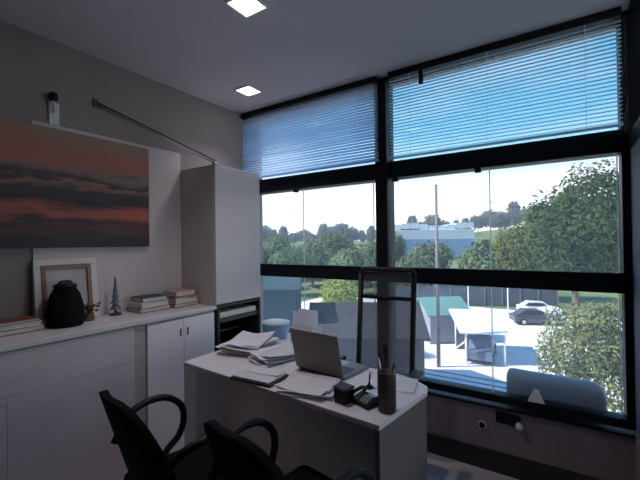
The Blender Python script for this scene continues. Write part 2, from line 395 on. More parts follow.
sideboard(-1.2, .019, 'pale veined low cabinet, mostly outside the photo at left', 'drawers')

# pale backing panel on the wall between the counter and the painting's top
struct(bxo('wall_panel', PANEL, None, XL, XL+.012, .815, 1.747, .9765, 2.092, .002), 'pale flat panel on the left wall behind the painting', 'wall panel')
# painting
t = thing('painting', 'wide dark sunset seascape canvas in red and black on the wall', 'painting', (XL+.0135, .90, 1.395))
bxo('canvas', PAINT, t, 0, .032, -.58, .57, 0, .668, .002)
t = thing('wall_camera', 'small black wall fitting on a pale bracket above the painting', 'wall fitting', (XL+.002, .905, 2.12))
bm = NB(); bb(bm, 0, .012, -.012, .04, -.03, .1); obj('mounting_plate', bm, PAPERG, t, .004)
bm = NB(); tube(bm, spline([(.01, .012, .04), (.03, .008, .07), (.035, 0, .10)], 5), .007); obj('arm', bm, PAPERG, t, smooth=True)
bm = NB(); lathe(bm, [(.008, 0), (.021, .004), (.024, .02), (.022, .04), (.012, .048)], 18, (.035, 0, .098)); obj('head', bm, BLACKP, t, smooth=True)
# slanting twin rail from the tall cabinet up to the wall
t = thing('slanting_rail', 'slim slanting metal rail from tall cabinet top up to the wall', 'rail', (-2.03, 1.76, 1.966))
A = Vector((0, 0, .010)); B = Vector((-.372, -.616, .312)); d = (B-A).normalized(); up = d.cross(Vector((0, 0, 1))).normalized().cross(d)
bm = NB(); tube(bm, [A, B], .0065, 8); obj('bar', bm, METAL, t, smooth=True)
bm = NB(); tube(bm, [A+up*.017, B+up*.017], .005, 8); obj('bar', bm, DARKMET, t, smooth=True)
bm = NB(); box(bm, (0, 0, .008), (.03, .03, .016)); obj('foot', bm, METAL, t, .003)
bm = NB(); box(bm, (B.x+.004, B.y, B.z+.008), (.012, .03, .05)); obj('wall_bracket', bm, DARKMET, t, .003)

# things on the counter
ZK = .976
PAG = mat('book_pages', (.66, .62, .56), .9, .05, 60)
def book(name, label, loc, sx, sy, h, m, rz=0, grp=None):
    t = thing(name, label, 'book', loc, rz, grp)
    bxo('pages', PAG, t, -sx/2+.004, sx/2-.005, -sy/2+.005, sy/2-.005, .003, h-.003)
    bm = NB(); bb(bm, -sx/2, sx/2, -sy/2, sy/2, 0, .003); bb(bm, -sx/2, sx/2, -sy/2, sy/2, h-.003, h); bb(bm, -sx/2, -sx/2+.003, -sy/2, sy/2, .003, h-.003)
    obj('cover', bm, m, t)
    return t
c_dark = mat('cover_dark', (.045, .045, .065), .5, .1, 9); c_white = mat('cover_white', (.72, .71, .72), .5, .05, 9); c_brown = mat('cover_brown', (.17, .085, .06), .5, .2, 9)
c_pink = mat('cover_pink', (.55, .40, .38), .5, .05, 9); c_grey = mat('cover_grey', (.30, .29, .31), .5, .05, 9); c_red = mat('cover_red', (.22, .07, .05), .5, .1, 9)
z = ZK+.001
book('book', 'brown book at bottom of the pile at the left end of counter', (-2.29, .70, z), .13, .22, .026, c_brown, .05)
book('book', 'pale book in the middle of the pile at the left end of counter', (-2.29, .695, z+.0265), .125, .21, .02, c_white, -.06)
book('book', 'thin reddish brown book topping the pile at the left end of counter', (-2.29, .69, z+.047), .12, .20, .016, c_red, .08)
book('book', 'dark book at bottom of the left small stack', (-2.28, 1.415, z), .15, .215, .026, c_brown)
book('book', 'white book in the middle of the left small stack', (-2.28, 1.415, z+.0265), .14, .20, .034, c_white, .03)
book('book', 'dark navy book on top of the left small stack', (-2.28, 1.418, z+.061), .14, .17, .030, c_dark, -.04)
book('book', 'dark red book under the stack next to the tall cabinet', (-2.26, 1.64, z), .15, .205, .024, c_red)
book('book', 'cream book in the middle of stack next to tall cabinet', (-2.26, 1.64, z+.0245), .14, .19, .034, c_white, .04)
book('book', 'thin brown book second from top next to tall cabinet', (-2.26, 1.64, z+.059), .14, .185, .014, c_brown, -.03)
book('book', 'pinkish book topping the stack next to the tall cabinet', (-2.26, 1.63, z+.0735), .14, .165, .032, c_pink, .05)
# framed picture leaning on the wall
t = thing('framed_picture', 'white and brown framed picture leaning behind the black jar', 'picture', (-2.340, .965, ZK+.001)); t.rotation_euler = (0, R(-7), 0)
bm = NB(); a, h, b = .16, .355, .034
for q in ((-a, a, 0, b), (-a, a, h-b, h), (-a, -a+b, b, h-b), (a-b, a, b, h-b)): bb(bm, 0, .016, q[0], q[1], q[2], q[3])
obj('frame', bm, mat('frame_white', (.60, .58, .58), .5), t, .003)
bm = NB(); a2, z0, z1, b = a-.034, .034, h-.034, .022
for q in ((-a2, a2, z0, z0+b), (-a2, a2, z1-b, z1), (-a2, -a2+b, z0+b, z1-b), (a2-b, a2, z0+b, z1-b)): bb(bm, .002, .020, q[0], q[1], q[2], q[3])
obj('inner_frame', bm, mat('frame_brown', (.23, .135, .09), .5, .2, 12), t, .002)
bxo('print', mat('print_pale', (.46, .44, .46), .7, .1, 7), t, .004, .008, -a2+b, a2-b, z0+b, z1-b)
t = thing('jar', 'black rounded jar in front of the leaning framed picture', 'jar', (-2.235, .905, ZK+.001))
bm = NB(); lathe(bm, [(.078, 0), (.086, .01), (.088, .06), (.082, .12), (.070, .165), (.054, .195), (.048, .203)], 28); obj('body', bm, BLACKF, t, smooth=True)
bm = NB(); lathe(bm, [(.050, .203), (.056, .208), (.053, .220), (.03, .228), (.008, .23)], 24); obj('lid', bm, BLACKP, t, smooth=True)
bm = NB(); tube(bm, spline([(0, -.035, .222), (0, -.02, .236), (0, .02, .236), (0, .035, .222)], 5), .006, 8); obj('handle', bm, BLACKP, t, smooth=True)
t = thing('dried_flowers', 'small brown dried bunch beside the black jar', 'ornament', (-2.27, 1.04, ZK+.001))
bm = NB(); lathe(bm, [(.026, 0), (.03, .015), (.022, .035), (.026, .042)], 16); obj('pot', bm, BROWN, t, smooth=True)
bm = NB(); r2 = random.Random(3)
for k in range(26):
    a = r2.uniform(0, 2*PI); q = Vector((math.cos(a)*r2.uniform(.0, .055), math.sin(a)*r2.uniform(0, .055), r2.uniform(.055, .10)))
    tube(bm, [(0, 0, .035), q*.6 + Vector((0, 0, .03)), q], .0022, 5); bmesh.ops.create_icosphere(bm, subdivisions=1, radius=r2.uniform(.006, .011), matrix=Matrix.Translation(q))
obj('flowers', bm, DRIED, t)
t = thing('tree_ornament', 'slim grey blue tree shaped ornament left of the small books', 'ornament', (-2.3, 1.205, ZK+.001))
bm = NB(); cyl(bm, (0, 0, 0), (0, 0, .012), .036, .03, 18); cyl(bm, (0, 0, .012), (0, 0, .05), .008, n=8); obj('stand', bm, DARKMET, t)
bm = NB()
for k in range(5): cyl(bm, (0, 0, .035+k*.036), (0, 0, .085+k*.036), .032-.0055*k, .004, 14)
obj('foliage', bm, mat('grey_blue', (.13, .145, .19), .6, .3, 30), t)
bm = NB(); bmesh.ops.create_icosphere(bm, subdivisions=2, radius=.009, matrix=Matrix.Translation((0, 0, .235))); obj('finial', bm, METAL, t, smooth=True)

# ------------------------------------------------------------------ desk (L shaped reception desk)
t = thing('desk', 'pale grey L-shaped office desk with solid panel sides', 'desk', (-1.15, 1.5, 0))
RZ = Matrix.Rotation(R(-3), 3, 'Z')
top = [(-1.775, 1.300), (-.552, 1.212), (-.50, 1.60), (-.515, 1.655), (-.60, 1.715), (-.70, 1.742), (-1.30, 1.78), (-1.30, 2.12), (-1.78, 2.12)]
bm = NB(); prism(bm, [(x+1.15, y-1.5) for x, y in top], .728, .75); obj('worktop', bm, DESK, t, .004)
bm = NB(); prism(bm, [(-1.655+1.15, 1.485-1.5), (-.60+1.15, 1.425-1.5), (-.60+1.15, 1.445-1.5), (-1.653+1.15, 1.505-1.5)], .05, .728); obj('front_panel', bm, DESKF, t)
bm = NB(); prism(bm, [(-1.773+1.15, 1.302-1.5), (-1.657+1.15, 1.294-1.5), (-1.655+1.15, 1.50-1.5), (-1.770+1.15, 1.50-1.5)], 0, .728); obj('corner_post', bm, DESK, t, .003)
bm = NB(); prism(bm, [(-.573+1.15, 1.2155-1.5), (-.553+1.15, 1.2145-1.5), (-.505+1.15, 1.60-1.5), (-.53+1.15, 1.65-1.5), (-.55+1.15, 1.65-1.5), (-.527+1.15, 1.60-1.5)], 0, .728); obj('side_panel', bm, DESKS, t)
bxo('side_panel', DESK, t, -.628, -.61, -.14, .615, 0, .728)
bxo('back_panel', DESKF, t, -.61, -.15, .595, .615, .1, .728)

ZD = .7505
def sheet(bm, cx, cy, z, w_, h_, rz, seed, lift=.006, n=6):
    r2 = random.Random(seed); ph = r2.uniform(0, 6); g = [[None]*(n+1) for _ in range(n+1)]
    lo = [[None]*(n+1) for _ in range(n+1)]
    for i in range(n+1):
        for j in range(n+1):
            u, v = i/n-.5, j/n-.5; x, y = u*w_, v*h_
            zz = lift*(.5+.5*math.sin(4*u+3*v+ph))*(abs(u)+abs(v))*1.2
            X = cx+x*math.cos(rz)-y*math.sin(rz); Y = cy+x*math.sin(rz)+y*math.cos(rz)
            g[i][j] = bm.verts.new((X, Y, z+zz+.0012)); lo[i][j] = bm.verts.new((X, Y, z+zz))
    for i in range(n):
        for j in range(n):
            bm.faces.new((g[i][j], g[i+1][j], g[i+1][j+1], g[i][j+1])); bm.faces.new((lo[i][j], lo[i][j+1], lo[i+1][j+1], lo[i+1][j]))
    for i in range(n):
        bm.faces.new((g[i][0], lo[i][0], lo[i+1][0], g[i+1][0])); bm.faces.new((g[i][n], g[i+1][n], lo[i+1][n], lo[i][n]))
        bm.faces.new((g[0][i], g[0][i+1], lo[0][i+1], lo[0][i])); bm.faces.new((g[n][i], lo[n][i], lo[n][i+1], g[n][i+1]))
def paper(name, label, loc, w_, h_, rz, seed, m=PAPER, lift=.012):
    bm = NB(); sheet(bm, 0, 0, 0, w_, h_, 0, seed, lift)
    o = obj(name, bm, m, None, smooth=False, loc=loc, rot=(0, 0, rz)); return tag(o, label, 'paper')
def pile(name, label, loc, w_, h_, n, rz, seed, m=PAPER, step=.006, lift=.02):
    t = thing(name, label, 'papers', loc, rz); r2 = random.Random(seed)
    for k in range(n):
        bm = NB(); sheet(bm, r2.uniform(-.02, .02), r2.uniform(-.02, .02), k*step, w_*r2.uniform(.85, 1.0), h_*r2.uniform(.85, 1.0), r2.uniform(-.2, .2), seed*9+k, lift)
        obj('sheet', bm, m if k % 3 else PAPERG, t)
    return t
pile('paper_pile', 'big untidy pile of white papers on the desk corner by the cabinet', (-1.64, 1.68, ZD), .23, .34, 9, .2, 2, step=.006, lift=.018)
pile('paper_pile', 'loose white papers left of the laptop on the desk', (-1.36, 1.615, ZD), .19, .26, 7, -.3, 5, step=.006, lift=.016)
t = thing('folder', 'dark folder under the papers at the desk front edge', 'folder', (-1.235, 1.345, ZD), R(4))
bxo('cover', DBROWN, t, -.12, .12, -.09, .07, 0, .012, .003); bxo('inserts', PAPERG, t, -.11, .11, -.085, .06, .012, .020)
pile('paper_pile', 'white papers fanned out in front of the laptop', (-.945, 1.358, ZD), .25, .20, 5, .2, 11, step=.005, lift=.012)
paper('paper_sheet', 'single white sheet lying on the dark folder at the desk front edge', (-1.225, 1.375, ZD+.021), .18, .08, .1, 21, PAPER, .004)
paper('paper_sheet', 'white sheet lying at the right rear corner of the desk', (-.66, 1.60, ZD), .21, .16, .2, 22, PAPER, .006)
paper('paper_sheet', 'bluish white sheet between the laptop and the brown pen cup', (-.79, 1.425, ZD), .14, .12, -.4, 23, PAPER, .006)
# laptop
t = thing('laptop', 'open grey laptop seen from behind its lid on the desk', 'laptop', (-1.0135, 1.5325, ZD), R(-6))
bxo('base', LAPT, t, -.15, .15, 0, .215, 0, .016, .004)
bxo('keyboard', mat('laptop_keys', (.03, .03, .035), .5, .3, 120), t, -.13, .13, .03, .125, .016, .0175)
bxo('touchpad', mat('laptop_pad', (.35, .35, .37), .4), t, -.045, .045, .14, .2, .016, .0168)
bm = NB(); cyl(bm, (-.13, -.004, .014), (.13, -.004, .014), .007, n=10); obj('hinge', bm, DARKMET, t)
lid = bxo('lid', LAPT, t, -.15, .15, -.006, .002, 0, .21, .004); lid.location = (0, -.008, .016); lid.rotation_euler = (R(13), 0, 0)
bxo('screen', mat('laptop_screen', (.03, .05, .08), .2, emit=((.5, .7, 1), .35)), lid, -.14, .14, .002, .0032, .012, .2)
# paper box behind the laptop
t = thing('document_holder', 'white upright paper holder standing just behind the laptop lid', 'holder', (-1.29, 1.80, ZD), R(-8))
bm = NB(); bb(bm, -.085, .085, -.05, -.046, 0, .15); bb(bm, -.085, .085, .046, .05, 0, .15); bb(bm, -.085, -.081, -.046, .046, 0, .15); bb(bm, .081, .085, -.046, .046, 0, .15); bb(bm, -.081, .081, -.046, .046, 0, .004)
obj('tray', bm, WHITE, t)
for k in range(2): pln('sheet', PAPER, t, -.078, .078, -.03+k*.05, .004, .245+.008*math.sin(k*2.1))
# blue tub
t = thing('plastic_tub', 'pale blue oval tub on the desk return by the window', 'tub', (-1.67, 1.97, ZD), R(20))
bm = NB(); lathe(bm, [(.075, 0), (.088, .03), (.094, .095), (.097, .10), (.090, .10), (.084, .03), (.07, .006)], 26, sx=1, sy=.8); obj('body', bm, BLUE, t, smooth=True)
bm = NB(); lathe(bm, [(.098, .099), (.102, .103), (.101, .113), (.06, .122), (.01, .124)], 26, sx=1, sy=.8); obj('lid', bm, mat('tub_lid', (.62, .74, .84), .35), t, smooth=True)
# phone
t = thing('desk_phone', 'black desk phone with raised handset near the desk front edge', 'phone', (-.675, 1.345, ZD), R(-20)); t.scale = (.72, .72, .72)
bm = NB(); vs = bb(bm, -.07, .07, -.05, .05, 0, .045)
for v in vs:
    if v.co.z > .04 and v.co.y < 0: v.co.z = .022
obj('base', bm, BLACKP, t, .004)
bm = NB(); tube(bm, spline([(-.055, -.055, .04), (-.05, -.03, .062), (-.05, .03, .070), (-.055, .055, .052)], 5), [.014, .015]+[.010]*12+[.015, .014], 10); obj('handset', bm, BLACKP, t, smooth=True)
bxo('screen', mat('phone_lcd', (.25, .28, .3), .3), t, .0, .055, .015, .04, .042, .0465)
bm = NB()
for i in range(3):
    for j in range(4): box(bm, (.008+i*.02, -.037+j*.012, .0305+j*.0052), (.013, .008, .006))
obj('keypad', bm, GREYLAM, t)
# pen cup
t = thing('pen_cup', 'tall dark brown pen cup in front of the window post', 'pen cup', (-.575, 1.335, ZD))
bm = NB(); lathe(bm, [(.033, 0), (.035, .004), (.036, .145), (.0365, .15), (.032, .15), (.031, .01)], 24); obj('cup', bm, DBROWN, t, smooth=True)
pens = [((.010, .0, .012), (.030, .006, .190)), ((-.012, .008, .012), (-.040, .015, .195)), ((0, -.012, .012), (-.02, -.028, .175)), ((.014, .01, .012), (.036, -.012, .17))]
pm = [BLACKP, METAL, c_dark, mat('yellow_pencil', (.6, .42, .2), .5)]
for k, ((a), (b)) in enumerate(pens):
    bm = NB(); a = Vector(a); b = Vector(b); dd = (b-a).normalized(); tube(bm, [a, b-dd*.012, b], [.0042, .0042, .0015], 8)
    o = obj('pen', bm, pm[k], None, loc=(-.575, 1.335, ZD))
    tag(o, ['black pen leaning right in the brown pen cup', 'silver pen leaning left in the brown pen cup', 'navy pen at the front of the brown pen cup', 'tan pencil at right in the brown pen cup'][k], 'pen')
t = thing('ballpoint_pen', 'black pen standing in a holder behind the desk phone', 'pen', (-.73, 1.50, ZD))
bm = NB(); lathe(bm, [(.02, 0), (.02, .006), (.007, .014), (.006, .022)], 16); obj('holder', bm, BLACKP, t, smooth=True)
bm = NB(); tube(bm, [(0, 0, .012), (.004, 0, .06), (.006, 0, .075)], [.004, .0045, .002], 8); obj('barrel', bm, BLACKP, t, smooth=True)
# second laptop-side item: glasses-like black box left of phone
t = thing('card_box', 'small black box beside the desk phone, left of it', 'box', (-.755, 1.315, ZD), R(-12))
bxo('body', BLACKP, t, -.03, .03, -.03, .03, 0, .055, .004); bxo('lid', DBROWN, t, -.032, .032, -.032, .032, .055, .066, .003)

# ------------------------------------------------------------------ chairs
def visitor_chair(label, loc, rz):
    t = thing('visitor_chair', label, 'chair', loc, rz)
    bm = NB(); n = 10; front, back = [], []                # backrest: curved shell, rounded shoulders, leaning back
    prof = [(.40, .200), (.50, .215), (.60, .215), (.68, .205), (.75, .185), (.80, .165), (.845, .130), (.87, .075)]
    for z, hw in prof:
        y0 = -.19 - (z-.40)*.30; fr, bk = [], []
        for i in range(n+1):
            u = -1+2*i/n; x = u*hw; y = y0 + .055*u*u*(hw/.215)**2
            fr.append(bm.verts.new((x, y+.016, z))); bk.append(bm.verts.new((x, y-.016, z-.0)))
        front.append(fr); back.append(bk)
    for L_ in (front, back):
        for a in range(len(prof)-1):
            for i in range(n): bm.faces.new((L_[a][i], L_[a][i+1], L_[a+1][i+1], L_[a+1][i]))
    for a in range(len(prof)-1):
        bm.faces.new((front[a][0], back[a][0], back[a+1][0], front[a+1][0])); bm.faces.new((front[a][n], front[a+1][n], back[a+1][n], back[a][n]))
    for a in (0, -1):
        for i in range(n): bm.faces.new((front[a][i], front[a][i+1], back[a][i+1], back[a][i]))
    o = obj('backrest', bm, BLACKF, t, .006, smooth=True)
    bm = NB(); bb(bm, -.21, .21, -.22, .20, .40, .47); o = obj('seat', bm, BLACKF, t, .025)
    for s in (-1, 1):
        bm = NB(); tube(bm, spline([(s*.20, -.25, .60), (s*.225, -.19, .68), (s*.24, -.11, .71), (s*.24, -.02, .705), (s*.24, .05, .65), (s*.24, .065, .58), (s*.24, .04, .51), (s*.235, -.02, .465), (s*.21, -.04, .43)], 6), .015, 10)
        obj('armrest', bm, BLACKP, t, smooth=True)
    bm = NB(); cyl(bm, (0, 0, .09), (0, 0, .40), .028, n=16); obj('column', bm, BLACKP, t, smooth=True)
    for k in range(5):
        a = 2*PI*k/5+.3; bm = NB(); e = Vector((math.cos(a)*.225, math.sin(a)*.225, .065)); tube(bm, [(0, 0, .10), e], [.022, .014], 8); l = obj('leg', bm, BLACKP, t, smooth=True)
        bm = NB(); cyl(bm, (e.x-.01*math.sin(a), e.y+.01*math.cos(a), .0265), (e.x+.01*math.sin(a), e.y-.01*math.cos(a), .0265), .026, n=14); obj('caster', bm, BLACKP, l, smooth=True)
    return t
vc = visitor_chair('black armchair standing clear of the desk before the pale veined cabinet', (-1.285, 1.0, 0), R(-10))
dup(vc, (-.765, 1.055, 0), R(-9), 'black armchair pushed against the front of the desk')

# high-backed mesh chair behind the desk
t = thing('office_chair', 'high-backed black mesh office chair between desk and window', 'chair', (-.96, 2.00, 0), R(178))
bm = NB(); h = .19
def rr(hw, z0, z1, r): 
    o = []
    for cx, cz, a0 in ((hw-r, z1-r, 0), (-hw+r, z1-r, 90), (-hw+r, z0+r, 180), (hw-r, z0+r, 270)):
        for k in range(5): a = R(a0+k*22.5); o.append((cx+r*math.cos(a), cz+r*math.sin(a)))
    return o
ring = rr(.185, .56, 1.225, .03); ring.append(ring[0])
YB = lambda z: -.17 - (z-.5)*.09
tube(bm, [(x, YB(z), z) for x, z in ring], .017, 8); obj('back_frame', bm, BLACKP, t, smooth=True)
bm = NB(); n = 8; g = []
for i in range(n+1):
    z = .57+(1.215-.57)*i/n; g.append([bm.verts.new((x, YB(z)-.01, z)) for x in (-.18, -.09, 0, .09, .18)])
for i in range(n):
    for j in range(4): bm.faces.new((g[i][j], g[i][j+1], g[i+1][j+1], g[i+1][j]))
obj('back_mesh', bm, MESHC, t, smooth=True)
for z in (1.045,):
    bm = NB(); tube(bm, [(-.185, YB(z), z), (.185, YB(z), z)], .013, 8); obj('crossbar', bm, BLACKP, t, smooth=True)
bm = NB(); bb(bm, -.24, .24, -.15, .24, .42, .49); obj('seat', bm, BLACKF, t, .025)
bm = NB(); tube(bm, spline([(0, -.1, .42), (0, -.20, .45), (0, -.215, .6), (0, YB(.75)-.02, .75)], 5), .022, 8); obj('spine', bm, BLACKP, t, smooth=True)
for s in (-1, 1):
    bm = NB(); tube(bm, [(s*.20, .0, .43), (s*.25, 0, .44), (s*.255, 0, .64)], .014, 8); a = obj('armrest', bm, BLACKP, t, smooth=True)
    bm = NB(); bb(bm, s*.255-.03, s*.255+.03, -.10, .12, .64, .665); obj('arm_pad', bm, BLACKP, a, .01)
bm = NB(); cyl(bm, (0, 0, .09), (0, 0, .42), .028, n=16); obj('column', bm, DARKMET, t, smooth=True)
for k in range(5):
    a = 2*PI*k/5+.3; bm = NB(); e = Vector((math.cos(a)*.28, math.sin(a)*.28, .065)); tube(bm, [(0, 0, .10), e], [.024, .015], 8); l = obj('leg', bm, BLACKP, t, smooth=True)
    bm = NB(); cyl(bm, (e.x-.01*math.sin(a), e.y+.01*math.cos(a), .0265), (e.x+.01*math.sin(a), e.y-.01*math.cos(a), .0265), .026, n=14); obj('caster', bm, BLACKP, l, smooth=True)

# ------------------------------------------------------------------ window sill and sockets
t = thing('bolster', 'long grey rounded roll lying on the outer window sill', 'roll', (-.053, YN+.112, .401))
bm = NB(); prof = rr(.06, 0, .205, .055); rings = []
for x, k in ((-.245, .86), (-.235, .97), (-.22, 1), (.19, .97), (.225, .9), (.245, .72)):
    rings.append([bm.verts.new((x, px*k, pz*k)) for px, pz in prof])
for i in range(len(rings)-1):
    for k in range(len(prof)): bm.faces.new((rings[i][k], rings[i][(k+1) % len(prof)], rings[i+1][(k+1) % len(prof)], rings[i+1][k]))
bm.faces.new(rings[0][::-1]); bm.faces.new(rings[-1]); obj('cover', bm, mat('pale_roll', (.30, .31, .37), .5, .1, 5), t, smooth=True)
bm = NB(); prism(bm, [(.0, .0), (.03, 0), (.03, .01), (0, .01)], 0, .01); bm.free()
t = thing('sill_bracket', 'small white triangular bracket on wall on sill before the grey roll', 'bracket', (-.135, YN-.020, .4765))
bm = NB(); vs = [bm.verts.new(p) for p in ((-.042, -.014, 0), (.042, -.014, 0), (.012, -.012, .07), (-.012, -.012, .07), (-.042, -.001, 0), (.042, -.001, 0), (.012, -.001, .07), (-.012, -.001, .07))]
for f in ((0, 1, 2, 3), (7, 6, 5, 4), (0, 4, 5, 1), (1, 5, 6, 2), (2, 6, 7, 3), (3, 7, 4, 0)): bm.faces.new([vs[i] for i in f])
obj('plate', bm, WHITE, t)
t = thing('power_socket', 'black wall socket plate with white plug under the window', 'socket', (-.285, YN, .335))
bxo('plate', BLACKP, t, -.065, .065, -.012, 0, -.032, .032, .003)
bm = NB(); cyl(bm, (.062, -.012, -.022), (.062, -.045, -.022), .022, .017, 16); obj('plug', bm, WHITE, t, smooth=True)
t = thing('wall_socket', 'small round wall outlet with pale ring under the window', 'outlet', (-.43, YN, .262))
bm = NB(); cyl(bm, (0, 0, 0), (0, -.01, 0), .028, .026, 20); obj('ring', bm, GREYLAM, t)
bm = NB(); cyl(bm, (0, -.01, 0), (0, -.014, 0), .018, .016, 20); obj('insert', bm, BLACKP, t)

# ------------------------------------------------------------------ outside
G = -6.6
def sm(a): a = max(0, min(1, a)); return a*a*(3-2*a)
def hgt(x, y):
    r = math.hypot(x, y); h = G + 15*sm((r-58)/105)*(.75+.25*math.sin(x*.03+1))
    return h
bm = NB(); N = 60; vg = []
for i in range(N+1):
    row = []
    for j in range(N+1):
        x = -220+320*i/N; y = 4+236*j/N; row.append(bm.verts.new((x, y, hgt(x, y)-.02)))
    vg.append(row)
for i in range(N):
    for j in range(N): bm.faces.new((vg[i][j], vg[i+1][j], vg[i+1][j+1], vg[i][j+1]))
o = obj('terrain', bm, mat('grass_hill', (.12, .16, .06), .9, 0, .09, col2=(.22, .25, .11)), smooth=True); struct(o, 'green hillside rising to the horizon', 'hillside')
bm = NB(); bb(bm, -30, 14, 6, 48, G-.5, G); o = obj('pavement', bm, mat('bright_concrete', (.82, .78, .80), .8, .12, .5)); struct(o, 'bright pale concrete yard outside', 'yard')
bm = NB()
for y in (20.6, 22.2, 23.0): bb(bm, -14, 4, y, y+.18, G, G+.01)
o = obj('road_marking', bm, mat('kerb_dark', (.16, .15, .18), .8, .1, 2)); struct(o, 'dark kerb lines across the pale yard', 'kerb')

def crown_mesh(name, blobs, n, s, seed, inner=.55):
    r2 = random.Random(seed); V, Fc = [], []; tot = sum(b[3]*b[4]*b[5] for b in blobs)
    for b in blobs:
        k = int(n*b[3]*b[4]*b[5]/tot)
        for _ in range(k):
            d = Vector((r2.gauss(0, 1), r2.gauss(0, 1), r2.gauss(0, 1))).normalized(); q = r2.uniform(inner, 1.0)*(1+.18*math.sin(5*d.x+3*d.z+seed)*math.sin(4*d.y+seed))
            p = Vector((b[0]+d.x*b[3]*q, b[1]+d.y*b[4]*q, b[2]+d.z*b[5]*q))
            nn = (d + Vector((r2.uniform(-1, 1), r2.uniform(-1, 1), r2.uniform(-.4, 1)))*.9).normalized(); u = nn.orthogonal().normalized(); v = nn.cross(u)
            a = r2.uniform(0, 2*PI); u, v = u*math.cos(a)+v*math.sin(a), v*math.cos(a)-u*math.sin(a); z = s*r2.uniform(.6, 1.3); i0 = len(V)
            V += [p+u*z, p+v*z*.5+nn*z*.15, p-u*z, p-v*z*.5+nn*z*.15]; Fc.append((i0, i0+1, i0+2, i0+3))
    me = bpy.data.meshes.new(name); me.from_pydata([tuple(v) for v in V], [], Fc); me.update(); return me
BARK = mat('bark', (.16, .12, .09), .9, .3, 4, (1, 1, .3))
def tree(name, label, loc, blobs, n, s, lm, trunk_r, seed, cat='tree', group=None, branches=5):
    t = thing(name, label, cat, loc, 0, group)
    me = crown_mesh('crown', blobs, n, s, seed); me.materials.append(lm); o = bpy.data.objects.new('crown', me); C.objects.link(o); o.parent = t
    bm = NB(); zt = max(b[2] for b in blobs); b0 = min(blobs, key=lambda b: abs(b[0])+abs(b[1]))
    tube(bm, spline([(0, 0, -.3), (b0[0]*.15+.05*trunk_r, 0, b0[2]*.5), (b0[0], b0[1], b0[2]+b0[5]*.4)], 5), [trunk_r*(1-.07*i) for i in range(11)], 8)
    for b in blobs[:branches]: tube(bm, spline([(b0[0]*.5, 0, b0[2]*.55), ((b0[0]*.3+b[0])*.5, b[1]*.4, b[2]*.75), (b[0]*.95, b[1]*.95, b[2]+b[5]*.3)], 5), [trunk_r*.45*(1-.08*i) for i in range(11)], 6)
    obj('trunk', bm, BARK, t, smooth=True); return t
LG = leaf_mat('leaf_dark_green', (.04, .065, .03), (.13, .18, .07), .35)
LB = leaf_mat('leaf_bush', (.10, .13, .06), (.34, .36, .18), 1.2)
LY = leaf_mat('leaf_yellow_green', (.26, .30, .06), (.48, .54, .14), .5)
LH = leaf_mat('leaf_hazy_green', (.17, .22, .13), (.30, .36, .20), .2)  # distance haze put into the leaf colour as a paler green
LF = leaf_mat('leaf_far_haze', (.12, .15, .15), (.20, .23, .21), .08)  # far haze put into the leaf colour, greyer and bluer
# big trees to the right
tree('broad_tree', 'large dark green tree filling the right bay of the window', (.9, 34.5, G),
     [(-.5, 0, 7.6, 3.3, 3, 3.0), (1.2, 0, 10.2, 2.9, 2.8, 3.6), (-1.3, .2, 9.2, 2.5, 2.5, 2.7), (3.0, .6, 8.6, 3.0, 2.8, 4.0), (.2, -.8, 8.2, 2.8, 2.5, 3.3)], 26000, .17, LG, .35, 4)
tree('broad_tree', 'yellowish green tree at left foot of the large dark tree', (-4.9, 56, G),
     [(0, 0, 5.0, 3.0, 2.8, 4.2), (.8, 0, 8.0, 2.5, 2.5, 2.7), (-1.3, 0, 7.0, 2.2, 2.2, 2.6)], 7000, .24, leaf_mat('leaf_olive', (.12, .14, .05), (.24, .25, .09), .5), .22, 8)
tree('broad_tree', 'dark tree behind the large tree at the right window edge', (8.8, 41, G), [(0, 0, 7.0, 3.6, 3.2, 3.6), (-.5, 0, 9.8, 3, 2.8, 4.2), (1.5, 0, 9, 2.8, 2.6, 3.6)], 9000, .2, LG, .3, 14)
tree('bushy_tree', 'leafy bush close outside the lower right pane', (.62, 14.9, G),
     [(-.1, 0, 4.5, 1.35, 1.2, 1.5), (.75, 0, 4.9, 1.0, 1.0, 1.25), (-.75, .1, 4.0, .8, .8, .9), (.2, -.2, 5.3, .9, .8, .75), (.5, 0, 3.2, 1.3, 1.1, 1.2), (1.2, .2, 3.9, .8, .8, 1.2)], 9500, .07, LB, .12, 21)
tree('yellow_shrub', 'bright yellow green shrub behind the grey shed roof', (-13.3, 22.6, G), [(0, 0, 3.2, 1.4, 1.4, 2.4), (.6, .2, 4.2, 1, 1, 1.3), (-.6, 0, 4.3, .9, .9, 1.2)], 4000, .13, LY, .14, 31, 'shrub')
# belt of trees across the yard and hill trees: four prototypes, then copies
def proto(i, lm, n, s): 
    sp = [[(0, 0, 4.4, 3.0, 2.8, 3.2), (1.4, 0, 5.6, 2, 2, 2.1), (-1.5, .3, 5.2, 2.0, 1.8, 2.2)],
          [(0, 0, 4.0, 3.6, 3.0, 2.9), (2.0, 0, 3.4, 2.2, 2, 2.4), (-1.9, 0, 3.6, 2.2, 2, 2.3), (.2, 0, 5.8, 2, 2, 1.6)],
          [(0, 0, 4.6, 2.2, 2.2, 3.6), (.4, 0, 7.0, 1.4, 1.4, 1.8), (-.6, 0, 3.0, 2.4, 2.2, 2.0)]][i]
    return sp, n, s, lm
belt_lab = ['green tree in the belt across the yard, full round crown', 'low wide green tree in the belt across the yard', 'taller narrow green tree in the belt across the yard']
hill_lab = ['hazy bluish tree on the far hilltop, full round crown', 'hazy low wide tree on the far hillside', 'hazy taller narrow tree on the far hillside']
BP, HP = [], []
belt = []
